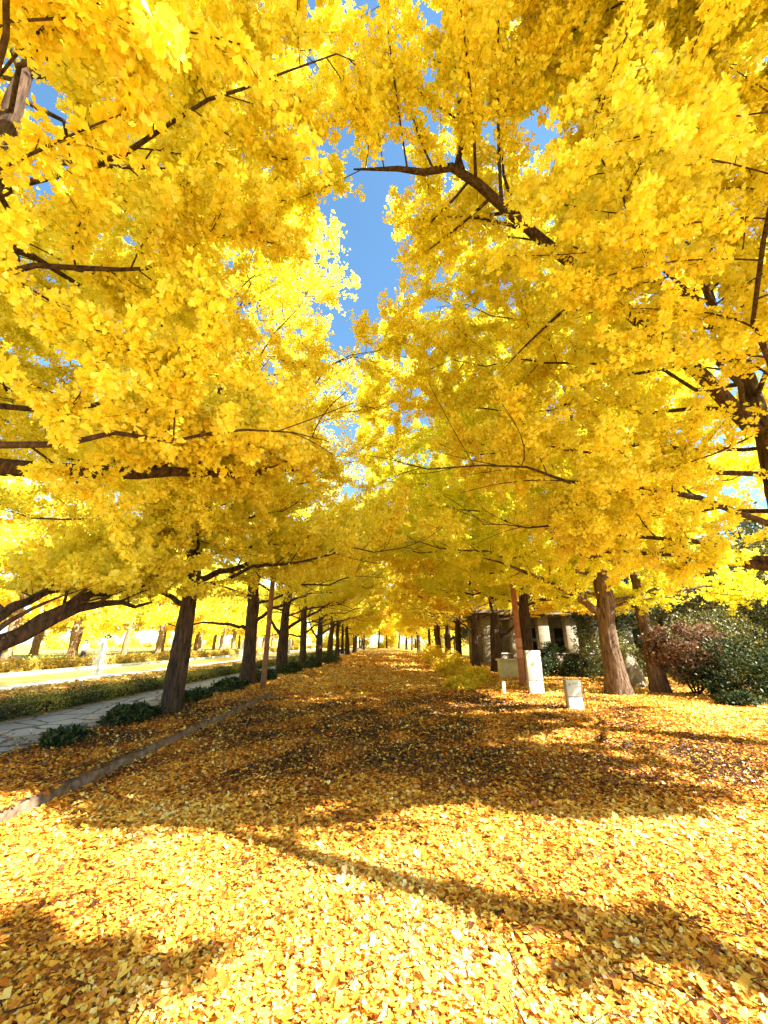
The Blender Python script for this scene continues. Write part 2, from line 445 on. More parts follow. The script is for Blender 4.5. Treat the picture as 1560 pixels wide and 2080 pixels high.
def clear_hero(W, rng, wood=False):
    """open air: around the photographer, the strip of sky left between the two rows of crowns,
    and the openings on the sunny side through which the low sun reaches the lawn"""
    x, y, z = W[:, 0], W[:, 1], W[:, 2]
    ok = (x ** 2 + (y) ** 2 + (z - 1.5) ** 2) > 2.3 ** 2
    cx = -.80 + .22 * np.sin(y * 1.1 + z * .45) + .12 * np.sin(y * 2.9 + 1)
    hw = .30 + .12 * np.sin(y * 2.3 + z * .8) + .10 * np.sin(z * 2.1 + y * 4.1)
    gap = (np.abs(x - cx + rng.normal(0, .07, len(x))) < hw) & (z > 4.0) & (y > .52 * (z - 1.5)) & (y > 2.2) & (y < 10.5)
    ok &= ~gap
    t = z * TSUN; gx = x - SX * t; gy = y - SY * t
    edge = 4.15 + .22 * np.sin(gx * 1.3 + .5) + .12 * np.sin(gx * 3.1)
    sun = (gy < edge) & (gx < 6) & (x > 1.0)
    sun &= ~((gx < -.45) & (gy < 2.85 + .25 * np.sin(gx * 2.7)) & (np.sin(gx * 3.1 + 1.7 * np.sin(gy * 3)) > -.45))
    if wood: return ok & ~(sun & (gy < edge - .5))
    sun |= (gx > 4.0 + .35 * np.sin(gy * 2.2)) & (gy > 5.3 - .1 * gx) & (gy < 10.2)
    sun |= (np.abs(gy - 10.9 - .18 * np.sin(gx * 2)) < .4 + .2 * np.sin(gx * 1.6)) & (gx > 1.6) & (gx < 9.5)
    sun |= (np.abs(gy - 13.1) < .85 + .2 * np.sin(gx * 2.3)) & (gx > 3.0) & (gx < 8.6)
    sun |= (np.sin(gy * 3.4 + .9 * np.sin(gx * 1.1)) > .90) & (gy > 9.0) & (gy < 11) & (gx > .8)
    return ok & ~(sun & (rng.uniform(0, 1, len(x)) > .02) & (x > 1.0))
def clear_left(W, rng, wood=False):
    ok = clear_hero(W, rng, wood)
    return ok & (W[:, 0] < .1 + .5 * np.sin(W[:, 1] * 1.9 + W[:, 2]) * .5)
def clear_right(W, rng, wood=False):
    ok = clear_hero(W, rng, wood)
    x, y, z = W.T
    bare = (z > 4.6) & (z < 8.0 + .2 * np.sin(x * 3)) & (y < 4.3) & (x > -1.0) & (x < 1.2)
    return ok & ~(bare & (rng.uniform(0, 1, len(x)) < (1.0 if wood else .8)))
def clear_lop(W, rng, wood=False):
    ok = clear_hero(W, rng, wood)
    r = np.hypot(W[:, 0] - 6.9, W[:, 1] + .1)
    clump = (r < .14 + .34 * np.clip(np.sin((W[:, 2] - 4.15) * 1.45), 0, 1)) & (W[:, 2] < 6.5)
    t = W[:, 2] * TSUN; gx = W[:, 0] - SX * t; gy = W[:, 1] - SY * t
    side = (gx < -.45) & (gx > -2.6) & (gy > 1.4) & (gy < 2.9 + .2 * np.sin(gx * 2.7)) & (W[:, 2] > 6)
    if wood: return (ok & (W[:, 2] > 5.6)) | clump | (side & (W[:, 2] > 6.5))
    return (ok & (W[:, 2] > 5.6)) | clump | side
def clear_mid(W, rng, wood=False):
    ok = clear_hero(W, rng, wood)
    if wood: return ok
    t = W[:, 2] * TSUN; gx = W[:, 0] - SX * t; gy = W[:, 1] - SY * t
    return ok & ~((gx < -9.6) & (gx > -18.6) & (W[:, 0] < -1) & (rng.uniform(0, 1, len(gx)) < np.where(W[:, 1] < 12, .6, .88)))

GL = 'ginkgo trees in the left row beside the flagstone path'
GR = 'ginkgo trees in the right row beside the signs'
T = {}
T['L0'] = ginkgo(11, (-4.6, 3.1, .12), 13.5, 6.0, 4.8, .20, 2.85, 560000, .062, 'yel', shift=(0, .2), floor=2.05, clear=clear_left, archx=5.4, arch=3.2, nl=34,
    extra=[([(-4.6, 3.1, .8), (-4.62, 3.9, 1.12), (-4.60, 4.9, 1.47), (-4.55, 5.7, 1.90), (-4.45, 6.6, 2.12), (-4.4, 7.4, 2.2)], [.17, .13, .105, .07, .045, .02]),
           ([(-4.60, 4.9, 1.47), (-4.5, 5.5, 1.95), (-4.45, 6.1, 2.25), (-4.3, 6.8, 2.45), (-4.1, 7.6, 2.6)], [.08, .07, .055, .04, .015]),
           ([(-4.62, 4.2, 1.22), (-4.75, 4.9, 1.75), (-4.85, 5.6, 2.2), (-4.9, 6.3, 2.7)], [.08, .065, .05, .03]),
           ([(-4.6, 3.1, 3.0), (-3.4, 4.6, 3.6), (-2.3, 5.8, 4.1), (-1.6, 6.8, 4.7)], [.11, .08, .05, .02])])
tag(T['L0'], 'nearest ginkgo at the left edge with low dark forked limbs and a huge yellow crown', 'tree', GL)
T['L1'] = ginkgo(12, (-4.5, 9.05, .12), 13.5, 6.6, 4.3, .205, 2.55, 400000, .068, 'yel', flare=.2, clear=clear_mid, archx=5.3, arch=1.7, nl=34,
    extra=[([(-4.5, 9.05, 2.3), (-4.95, 9.0, 2.55), (-5.7, 8.8, 2.75), (-6.6, 8.6, 3.0)], [.07, .05, .035, .015]),
           ([(-4.5, 9.05, 2.9), (-3.6, 9.6, 3.3), (-2.6, 10.0, 3.5), (-1.4, 10.6, 3.9)], [.08, .06, .04, .015]),
           ([(-4.5, 9.05, 3.1), (-4.2, 7.8, 3.5), (-3.9, 6.6, 3.6)], [.05, .035, .01]), ([(-4.5, 9.05, 2.9), (-4.9, 8.0, 3.2), (-5.3, 6.9, 3.3)], [.05, .035, .01]),
           ([(-4.5, 9.05, 3.8), (-4.5, 7.9, 4.3), (-4.3, 6.8, 4.5)], [.05, .035, .01])])
tag(T['L1'], 'nearest whole ginkgo on the left, its dark leaning trunk rising from low evergreen clumps', 'tree', GL)
T['R0'] = ginkgo(13, (6.9, 6.4, 0), 13.4, 6.5, 5.3, .25, 2.55, 640000, .062, 'yel', shift=(-.4, -.3), clear=clear_right, archx=-6.1, arch=3.4, nl=38,
    extra=[([(6.9, 6.4, 5.4), (4.4, 5.3, 6.9), (2.2, 4.4, 8.0), (1.2, 3.95, 8.4), (.3, 4.0, 8.5), (-.5, 4.05, 8.6)], [.13, .10, .08, .065, .04, .012]),
           ([(1.2, 3.95, 8.4), (1.15, 3.4, 9.2), (1.1, 3.0, 10.2)], [.05, .035, .015]),
           ([(6.9, 6.4, 2.6), (6.2, 6.9, 2.95), (5.2, 7.2, 3.1), (4.0, 7.3, 3.2)], [.10, .07, .045, .02])])
tag(T['R0'], 'nearest ginkgo on the right, trunk outside the picture, its long bare bough arching overhead', 'tree', GR)
T['R1'] = ginkgo(14, (7.2, 13.0, 0), 13.5, 7.0, 4.2, .31, 2.7, 380000, .068, 'lim', bark='bark_red', clear=clear_mid, archx=-6.4, arch=2.7, nl=34, sides=36,
    extra=[([(7.2, 13.0, 2.25), (6.75, 12.9, 2.55), (6.2, 12.8, 3.0), (5.3, 12.6, 3.35), (4.3, 12.4, 3.8), (3.2, 12.2, 4.1)], [.16, .12, .10, .08, .05, .02]),
           ([(7.2, 13.0, 2.55), (7.9, 12.9, 2.75), (9.1, 12.7, 2.9)], [.055, .045, .015])])
tag(T['R1'], 'ginkgo with the thickest reddish sunlit trunk, on the right beside the dark shrubs', 'tree', GR)

# mid-distance ginkgos: three built, the rest copied
midA = ginkgo(21, (-4.75, 14.6, .12), 12.8, 6.4, 3.9, .25, 2.75, 170000, .085, 'yel', clear=clear_mid, archx=5.5, arch=1.9, nl=26, floor=3.2,
    extra=[([(-4.75, 14.6, 1.75), (-5.1, 14.5, 2.1), (-6.2, 14.2, 2.2), (-7.4, 13.9, 2.05)], [.08, .06, .04, .015]),
           ([(-4.75, 14.6, 2.2), (-4.0, 15.0, 2.8), (-3.0, 15.2, 3.2)], [.07, .05, .02])])
tag(midA, 'ginkgo with a knobbly furrowed trunk immediately left of the thin brown pole', 'tree', GL)
midD = ginkgo(24, (-5.0, 20.3, .12), 12.0, 6.0, 3.9, .27, 2.6, 140000, .085, 'yel', clear=clear_mid, archx=5.7, arch=1.9, nl=26, floor=3.1,
    extra=[([(-5.0, 20.3, 1.7), (-5.5, 20.0, 2.3), (-5.9, 19.8, 3.2)], [.10, .07, .03]),
           ([(-5.0, 20.3, 2.1), (-4.2, 20.8, 2.7), (-3.2, 21.4, 3.3), (-2.2, 22.0, 3.6)], [.09, .07, .045, .02])])
tag(midD, 'ginkgo with a thick dark trunk immediately right of the thin brown pole', 'tree', GL)
midB = ginkgo(22, (6.2, 17.8, 0), 13, 6.9, 4.0, .29, 2.9, 180000, .085, 'lim', clear=clear_mid, archx=-5.5, arch=2.3, nl=26,
    extra=[([(6.2, 17.8, 3.0), (5.5, 17.5, 3.5), (4.7, 17.2, 3.6)], [.08, .05, .02])])
tag(midB, 'ginkgo with split dark and pale trunk rising behind the tall white sign', 'tree', GR)
midC = ginkgo(23, (6.1, 22.5, 0), 12.8, 6.6, 3.9, .30, 2.6, 150000, .09, 'ora', clear=None, floor=2.9, archx=-5.4, arch=2.0, nl=26,
    extra=[([(6.1, 22.5, 1.6), (6.8, 22.4, 2.0), (7.5, 22.2, 2.7)], [.12, .09, .05])])
tag(midC, 'ginkgo with almost black forked trunk left of the red pole', 'tree', GR)

def place(src, x, y, z, rz, sc, label, group, mat=None):
    c = copy_tree(src)
    c.location = (x, y, z); c.rotation_euler = (0, 0, rz); c.scale = (sc, sc, sc)
    tag(c, label, 'tree', group)
    if mat:
        for ch in c.children:
            if ch.name.startswith('crown'):
                ch.material_slots[0].link = 'OBJECT'; ch.material_slots[0].material = M[mat]
    return c
place(midA, -4.95, 25.2, .12, 0, .92, 'ginkgo with a slim straight trunk, fourth whole trunk on the left', GL, 'yel')
place(midD, -4.9, 31.0, .12, R(3), .97, 'small pale ginkgo trunk beyond the four dark ones on the left', GL, 'yel')
ys = [27.6, 33.0, 38.6]
place(midA, 6.1, ys[0], 0, R(182), 1.0, 'ginkgo with short dark trunk, fourth in the right row, behind low golden shrubs', GR, 'ora')
place(midB, 6.0, ys[1], 0, R(3), .98, 'ginkgo with low brown forking trunk beside the golden shrubs, fifth in the right row', GR, 'yel')
place(midC, 6.0, ys[2], 0, R(-4), 1.0, 'ginkgo sixth in the right row, dark trunk at the dim end of the shrubs', GR, 'ora')

# far ginkgos
farA = ginkgo(31, (-4.9, 37.0, .12), 12.5, 5.8, 3.9, .26, 2.9, 42000, .16, 'yel', nl=22, sides=10, floor=1.5)
tag(farA, 'far ginkgo in the left row', 'tree', GL); farA['label'] = 'distant ginkgo in the avenue, one of the small crowns closing the vista'
farB = ginkgo(32, (6.0, 44.5, 0), 12.5, 5.8, 3.9, .26, 2.8, 42000, .16, 'yel', nl=22, sides=10, floor=1.3)
GF = 'distant ginkgos closing the avenue'
FL = 'distant ginkgo in the avenue, one of the small crowns closing the vista'
tag(farA, FL, 'tree', GF); farA['group'] = GF
tag(farB, FL, 'tree', GF)
for i, y in enumerate([43, 49, 55, 62, 69, 77, 86, 96]):
    place(farA if i % 2 else farB, -4.9 + .7 * math.sin(i * 2.3), y, .12, R(180 * (i % 2) + i * 17), [.9, 1.05, .82, 1.0][i % 4], FL, GF, ['yel', 'ora', 'yel', 'lim'][i % 4])
for i, y in enumerate([50.5, 56.5, 63, 70, 78, 87, 97]):
    place(farB if i % 2 else farA, 6.0 + .7 * math.sin(i * 1.7 + 1), y, 0, R(180 * ((i + 1) % 2) + i * 19), [1.0, .85, 1.08, .92][i % 4], FL, GF, ['ora', 'yel', 'lim', 'yel'][i % 4])
for i, (x, y) in enumerate([(-1.5, 112), (4, 109), (.8, 121), (9, 116), (-7, 118)]):
    place(farA, x, y, 0, R(50 * i), 1.05, FL, GF, ['yel', 'ora'][i % 2])

# far bank of the canal
GB = 'ginkgo trees on the far bank of the canal'
bk = ginkgo(41, (-24.5, 16.0, .12), 11.5, 4.6, 3.6, .30, 2.7, 26000, .17, 'yel', bark='bark_pale', nl=20, sides=12)
LBK = 'pale trunked ginkgo in the long row nearest the canal on its far bank'
tag(bk, LBK, 'tree', GB)
rb = random.Random(3)
for i in range(17):
    y = 21.5 + i * 5.6
    place(bk, -24.5 + rb.uniform(-.4, .4), y + rb.uniform(-.5, .5), .12, R(rb.uniform(0, 360)), rb.uniform(.9, 1.08), LBK, GB, ['yel', 'ora', 'yel', 'lim'][i % 4])
for i in range(12):
    y = 12 + i * 8.3
    place(bk, -33 + rb.uniform(-1, 1), y + rb.uniform(-1, 1), .12, R(rb.uniform(0, 360)), rb.uniform(.95, 1.2),
          'ginkgo with a pale trunk standing deeper in the park beyond the canal', 'ginkgo trees deeper in the park beyond the canal', ['ora', 'yel', 'lim'][i % 3])

# second trunk among the shrubs, and the lopped trunk that throws its shadow over the foreground
tw = ginkgo(51, (8.75, 13.4, 0), 9.0, 2.2, 2.2, .24, 3.6, 12000, .12, 'lim', bark='bark_red', nl=12, sides=26)
tag(tw, 'second, slimmer reddish trunk close to the right of the thickest one, half wrapped in shrubs', 'tree')
lop = ginkgo(52, (6.9, -.1, 0), 11.6, 6.6, 5.0, .25, 6.0, 600000, .062, 'yel', nl=34, sides=14, shift=(-.3, .6), floor=4.3, clear=clear_lop,  # boughs and trunk shoots here are unseen, added to shape the foreground shadow
    extra=[([(6.9, -.1, 6.3), (6.95, -1.0, 7.2), (7.1, -1.8, 8.0), (7.6, -2.3, 8.6), (8.3, -2.6, 9.2)], [.028, .024, .02, .015, .008]),
           ([(7.1, -1.8, 8.0), (6.5, -2.5, 8.2), (6.0, -2.9, 8.4)], [.02, .014, .008])] + [([(6.9, -.1, 4.0 + .115 * k), (6.9 + .25 * math.cos(k * 2.4), -.1 + .25 * math.sin(k * 2.4), 4.3 + .12 * k), (6.9 + .6 * math.cos(k * 2.4), -.1 + .6 * math.sin(k * 2.4), 4.7 + .12 * k)], [.03, .02, .008]) for k in range(18)])
tag(lop, 'ginkgo outside the right edge whose bare trunk throws the long diagonal shadow', 'tree', GR)

# ------------------------------------------------------------------ shrubs
def shrub(name, seed, loc, rad, n, ls, mat, label, cat, group=None, stems=6, clumps=40, shape='oval', solid=.55, zbase=.0, stemmat='bark'):
    rng = np.random.default_rng(seed)
    rad = np.array(rad, float)
    c = unit(clumps, rng) * (rng.uniform(.15, 1, (clumps, 1)) ** (1 / 2.2))
    c = c * rad * .86; c[:, 2] = np.abs(c[:, 2]) if zbase <= 0 else c[:, 2]
    cs = rng.uniform(.12, .30, clumps) * rad.min() * 1.25 + .03
    k = rng.integers(0, clumps, n)
    off = unit(n, rng) * (rng.uniform(.3, 1, (n, 1)) ** .5)
    off[:, 2] *= .8
    P = c[k] + off * cs[k][:, None]
    P[:, 2] += zbase; P = P[P[:, 2] > .01]; nn = len(P)
    Y = unit(nn, rng) + P / (np.linalg.norm(P, axis=1)[:, None] + 1e-6) * .7
    Z = unit(nn, rng); Z[:, 2] += .8
    me = leaf_mesh(name + '_leaves', P, Y, Z, ls * rng.uniform(.6, 1.2, nn), M[mat], rng, shape)
    root = empty(name, loc)
    link_mesh('foliage', me, root)
    g = Geo()
    for i in range(stems):
        e = c[rng.integers(0, clumps)].copy(); e[2] += zbase
        b = np.array([rng.normal(0, .03), rng.normal(0, .03), -.03])
        m_ = b * .5 + e * .5 + rng.normal(0, .08, 3); t = np.linspace(0, 1, 7)[:, None]
        r = .012 + .016 * rad.min()
        g.tube((1 - t) ** 2 * b + 2 * t * (1 - t) * m_ + t * t * e, np.linspace(r, r * .3, 7), 6)
    link_mesh('stems', g.mesh(name + '_stems', M[stemmat], True), root)
    tag(root, label, cat, group)
    return root

# low evergreen ground shrubs between verge and path
GI = 'low dark evergreen shrubs between the leafy verge and the flagstone path'
rs = [(-4.62, 6.35, .30, .42, .22, 900, 'small dark evergreen clump on its own at the near end of the flagstone path edge'),
      (-4.75, 8.15, .38, .85, .30, 2600, 'dark evergreen clump spreading at the foot of the nearest left trunk'),
      (-4.78, 10.4, .38, 1.25, .32, 3800, 'dark evergreen clump running behind the nearest left trunk'),
      (-4.80, 13.1, .42, 1.5, .34, 4000, 'dark evergreen clump at the foot of the thin brown pole'),
      (-4.72, 16.4, .5, 1.9, .40, 4200, 'dark evergreen clump behind the thin brown pole, below the second trunk'),
      (-4.55, 20.3, .55, 2.1, .48, 4200, 'dark evergreen clump below the third left trunk'),
      (-4.3, 24.6, .6, 2.3, .6, 4200, 'dark evergreen clump below the fourth left trunk'),
      (-3.9, 30.0, .8, 3.2, .8, 4500, 'far dark bushy clump where the left kerb line ends')]
for i, (x, y, a, b, c, n, lb) in enumerate(rs):
    shrub('evergreen_shrub', 100 + i, (x, y, .12), (a, b, c), n, .085, 'dark', lb, 'shrub', GI, stems=5, clumps=int(26 + b * 26))
# right-hand mass of shrubs
big = [(10.2, 11.9, 1.5, 1.3, 1.7, 9000, 'dark', 'large dark green shrub with bare stems, right of the red-leaved one'),
       (12.6, 12.3, 1.7, 1.4, 1.9, 9500, 'dark', 'dark green shrub at the right edge, sloping down to the leaf lawn'),
       (14.6, 11.4, 1.6, 1.5, 1.5, 8000, 'hedge', 'mid green shrub cut by the right edge of the picture'),
       (12.4, 15.5, 1.9, 1.6, 3.2, 9000, 'olive', 'tall olive shrub rising above the dark ones at the right edge'),
       (9.2, 16.8, 1.3, 1.2, 2.4, 7000, 'olive', 'olive shrub behind the two reddish trunks'),
       (15.8, 15.8, 2.2, 1.6, 3.0, 8000, 'dark', 'tall dark shrub at the far right behind the others')]
for i, (x, y, a, b, c, n, mt, lb) in enumerate(big):
    shrub('garden_shrub', 130 + i, (x, y, 0), (a, b, c * .62), n, .10, mt, lb, 'shrub', 'tall shrubs along the right of the leaf lawn', stems=9, clumps=70, zbase=c * .34)
shrub('red_maple', 140, (9.5, 12.9, 0), (1.3, 1.0, .95), 7500, .075, 'red', 'small red-brown leaved maple behind the second reddish trunk', 'shrub', stems=8, clumps=60, zbase=1.25, shape='fan')
for i, (x, y, a, b, c, n, lb) in enumerate([
        (9.0, 10.9, .7, .45, .38, 2600, 'low dark shrub at the foot of the slimmer reddish trunk'),
        (10.9, 10.5, 1.0, .5, .42, 3200, 'low dark spreading shrub on the edge of the sunlit leaf lawn'),
        (13.0, 10.2, 1.2, .5, .5, 3200, 'low dark spreading shrub at the right edge of the leaf lawn')]):
    shrub('low_shrub', 150 + i, (x, y, 0), (a, b, c), n, .09, 'dark', lb, 'shrub', 'low shrubs edging the leaf lawn', clumps=50)
for i, (x, y, a, b, c, n, lb) in enumerate([
        (7.6, 19.6, 1.1, .8, 1.3, 11000, 'dark clipped shrub right behind the tall white sign'),
        (9.4, 19.3, 1.3, .8, 1.4, 12000, 'dark clipped shrub in front of the stone piers, left of the thick trunk'),
        (11.3, 19.6, 1.3, .8, 1.5, 11000, 'dark clipped shrub in front of the stone piers, behind the thick trunk'),
        (13.4, 21.5, 1.5, 1.1, 2.4, 11000, 'tall dark shrub at the right end of the stone piers'),
        (10.2, 24.5, 1.5, 1.0, 1.7, 9000, 'dark shrub close against the stone piers, behind the clipped ones')]):
    shrub('clipped_shrub', 160 + i, (x, y, 0), (a, b, c), n, .09, 'dark', lb, 'shrub', 'dark shrubs in front of the stone pavilion', clumps=60)
for i, (x, y, a, b, c, n, lb) in enumerate([
        (2.7, 14.9, .75, .7, .40, 3200, 'low golden shrub nearest the leafy path, left of the red pole'),
        (3.5, 17.0, .9, .9, .62, 3800, 'golden shrub left of the cream stone plinth'),
        (3.5, 20.3, 1.0, 1.2, .8, 3800, 'golden shrub in front of the black forked trunk'),
        (3.9, 24.5, 1.1, 1.6, 1.0, 3800, 'golden shrub behind the fourth right trunk, beyond the black forked one'),
        (4.3, 31.0, 1.3, 2.2, 1.3, 3800, 'golden shrub far along the right side of the path, fifth from the front'),
        (4.4, 39.0, 1.5, 2.6, 1.6, 3600, 'farthest and tallest golden shrub on the right of the path')]):
    shrub('golden_shrub', 170 + i, (x, y, 0), (a, b, c), n, .085, 'ora', lb, 'shrub', 'golden shrubs on the right of the leafy path', clumps=50, shape='fan')

# evergreen trees behind on the right
def evergreen(seed, loc, H, Rr, n, label, group, mat='dark'):
    rng = np.random.default_rng(seed); root = empty('evergreen_tree', loc); g = Geo()
    g.tube([(0, 0, -.1), (0, 0, 1.5), (.1, .05, H * .5), (.05, 0, H * .9)], [.25, .2, .14, .03], 10, furrow=.05, rng=rng)
    cl = 110
    c = unit(cl, rng) * rng.uniform(.4, 1, (cl, 1)); c = c * np.array([Rr, Rr, H * .42]); c[:, 2] += H * .58
    for i in range(12):
        g.tube([(0, 0, H * (.25 + .04 * i)), c[i * 7]], [.06, .01], 5)
    k = rng.integers(0, cl, n); P = c[k] + unit(n, rng) * rng.uniform(.2, 1, (n, 1)) * .75
    Z = unit(n, rng); Z[:, 2] += .8
    link_mesh('trunk', g.mesh('evergreen_trunk', M['bark'], True), root)
    link_mesh('crown', leaf_mesh('evergreen_crown', P, unit(n, rng), Z, .2 * rng.uniform(.6, 1.2, n), M[mat], rng, 'oval'), root)
    tag(root, label, 'tree', group); return root
GE = 'evergreen trees behind the pavilion and shrubs'
LE = 'dark evergreen tree behind the stone pavilion and shrubs'
ev = evergreen(60, (13.2, 24, 0), 9, 3.0, 15000, 'dark evergreen tree showing as a green patch left of the thick reddish trunk', GE)
ev2 = evergreen(61, (19, 18, 0), 8, 3.2, 15000, 'olive evergreen tree far right behind the tall shrubs', GE, 'olive')
for i, (x, y, s) in enumerate([(16, 37, 1.1), (22, 27, 1.1), (26, 20, 1.2), (22, 12, 1.1), (24, 35, 1.2), (12, 42, 1.1), (30, 30, 1.3), (18, 46, 1.2), (11, 52, 1), (14, 62, 1.1), (13, 75, 1.1), (12, 90, 1.2)]):
    c = copy_tree([ev, ev2][i % 2]); c.location = (x, y, 0); c.rotation_euler = (0, 0, i * 1.3); c.scale = (s, s, s); tag(c, LE, 'tree', GE)

# far woodland: closes the park behind everything, nobody could count its trees
def wood(seed, segs, n, mat, name):
    rng = np.random.default_rng(seed); Ps = []
    for (x0, y0, x1, y1, h, m) in segs:
        nc = int(math.hypot(x1 - x0, y1 - y0) / 2.2)
        u = rng.uniform(0, 1, nc); c = np.column_stack([x0 + (x1 - x0) * u, y0 + (y1 - y0) * u, rng.uniform(.0, h, nc)]) + rng.normal(0, 1.2, (nc, 3))
        c = np.concatenate([c] * 3) + rng.normal(0, 2.0, (nc * 3, 3)) * [1, 1, .9]
        k = rng.integers(0, len(c), m)
        Ps.append(c[k] + unit(m, rng) * rng.uniform(.2, 1, (m, 1)) * rng.uniform(1.2, 2.2, (m, 1)))
    P = np.concatenate(Ps); P[:, 2] = np.abs(P[:, 2]) + .05; n = len(P)
    o = link_mesh('far_woodland', leaf_mesh(name, P, unit(n, rng), unit(n, rng) + np.array([0, 0, .7]), .55 * rng.uniform(.6, 1.2, n), M[mat], rng))
    tag(o, 'distant ' + {'yel': 'yellow', 'olive': 'olive green'}[mat] + ' woodland closing the park at the horizon', 'woodland', kind='stuff')
wood(1, [(-75, 126, 45, 126, 8, 42000), (-62, 0, -78, 128, 9, 30000)], 0, 'yel', 'yellow_woodland')
wood(2, [(35, 10, 48, 128, 9, 24000), (-84, 0, -92, 130, 11, 16000)], 0, 'olive', 'olive_woodland')

# ------------------------------------------------------------------ ground
g = Geo()
prof_ = [(-700, .12, 1), (-18, .12, 2), (-18, -.6, 2), (-12.6, -.6, 2), (-12.6, .12, 1), (-3.5, .12, 0), (-3.24, 0.0, 0), (700, 0, 0)]
yy = [-80, 700]
for (x0, z0, m0), (x1, z1, _) in zip(prof_[:-1], prof_[1:]):
    g.add([(x0, yy[0], z0), (x1, yy[0], z1), (x1, yy[1], z1), (x0, yy[1], z0)], [(0, 1, 2, 3)], m0)
o = link_mesh('ground', g.mesh('ground', [M['ground'], M['bank'], M['soil']])); tag(o, kind='structure')
g = Geo(); g.box(-7.06, -5.02, -20, 140, .06, .124); o = link_mesh('flagstone_path', g.mesh('path', M['flag'])); tag(o, kind='structure')
g = Geo(); g.add([(-18, -80, -.04), (-12.6, -80, -.12), (-12.6, 500, -.04), (-18, 500, -.04)], [(0, 1, 2, 3)])
o = link_mesh('water', g.mesh('water', M['water'])); tag(o, kind='structure')
g = Geo(); rk = random.Random(5)
for i in range(90):
    y = -10 + i * 1.5
    g.bbox(-12.62, -11.7 + rk.uniform(-.01, .01), y + .01, y + 1.49, -.3, .15 + rk.uniform(-.006, .006), .02)
    g.bbox(-18.12, -17.98, y + .01, y + 1.49, -.3, .125, .01)
o = link_mesh('canal_coping', g.mesh('coping', M['coping'])); tag(o, kind='structure')
g = Geo(); g.box(-24.0, -19.2, -20, 140, .06, .125); o = link_mesh('promenade', g.mesh('promenade', simple('promenade_paving', (.60, .50, .30), .85, (1.5, (.72, .62, .40)), .2))); tag(o, kind='structure')
g = Geo(); y = -6.0
while y < 12.2:
    l = .6; dz = rk.uniform(-.012, .008); dx = rk.uniform(-.012, .012)
    g.bbox(-3.46 + dx, -3.29 + dx, y + .012, y + l - .012, -.1, .125 + dz * 1.5, .025); y += l
o = link_mesh('kerb', g.mesh('kerb', M['kerb'])); tag(o, kind='structure')

def gz(x):
    return np.where(x < -3.5, .12, np.where(x < -3.24, .12 * (-3.24 - x) / .26, 0.0))
rng = np.random.default_rng(77)
PP, SS, TT = [], [], []
def scatter(n, x0, x1, y0, y1, s, wide=1.3, pad=2.0):
    x = rng.uniform(x0, x1, n); y = rng.uniform(y0, y1, n)
    ok = (np.abs(x) < wide * np.maximum(y, 0) + pad) & ~((x < -3.25) & (x > -3.52) & (y < 12.2) & (rng.uniform(0, 1, n) > .42))
    # patchiness: some bare brown spots
    pn = np.sin(x * 1.9 + 1.1 * np.sin(y * 1.3)) * np.sin(y * 2.3 + 1.7 * np.sin(x * .9 + 2)) + .5 * np.sin(x * 5.1 + y * 3.7)
    ok &= rng.uniform(0, 1, n) < np.clip(.78 - .28 * pn, .25, 1)
    x, y, pn = x[ok], y[ok], pn[ok]
    z = gz(x) + rng.uniform(.004, .028, len(x)) + np.where((x < -3.27) & (x > -3.48) & (y < 12.2), .135 - gz(x), 0)
    PP.append(np.column_stack([x, y, z])); SS.append(s * rng.uniform(.6, 1.15, len(x)))
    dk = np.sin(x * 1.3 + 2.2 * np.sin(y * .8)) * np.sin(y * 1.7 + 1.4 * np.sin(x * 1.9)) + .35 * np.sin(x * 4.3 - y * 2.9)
    old_and_shade = np.clip((y - 4.2) / 1.2, 0, 1) * np.clip((15 - y) / 4, 0, 1) * np.clip((7 - x) / 3, 0, 1) * np.clip(dk + .75, .35, 1)  # dark old leaves, plus the crowns' shade band painted into the tint
    TT.append(np.clip(rng.beta(2.3, 1.4, len(x)) - np.clip(pn, 0, 2) * .12 - old_and_shade * .85 * (rng.uniform(0, 1, len(x)) < .75), 0, 1))
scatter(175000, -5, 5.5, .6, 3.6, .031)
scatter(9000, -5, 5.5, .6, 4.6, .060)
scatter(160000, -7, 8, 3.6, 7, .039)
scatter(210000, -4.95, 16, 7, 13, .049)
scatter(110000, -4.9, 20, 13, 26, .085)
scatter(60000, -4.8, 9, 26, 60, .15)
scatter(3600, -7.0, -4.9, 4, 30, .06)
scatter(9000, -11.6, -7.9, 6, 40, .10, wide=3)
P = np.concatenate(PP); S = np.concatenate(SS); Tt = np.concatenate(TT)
ok = ~((P[:, 0] < -4.95) & (P[:, 0] > -7.4) & (rng.uniform(0, 1, len(P)) > .07)); P, S, Tt = P[ok], S[ok], Tt[ok]
n = len(P); Y = unit(n, rng); Y[:, 2] *= .22; Z = unit(n, rng) * .45; Z[:, 2] = 1
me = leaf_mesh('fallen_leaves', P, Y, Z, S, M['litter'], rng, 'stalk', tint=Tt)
o = link_mesh('fallen_leaves', me); tag(o, 'yellow and brown fallen ginkgo leaves carpeting the path and verge', 'leaves', kind='stuff')

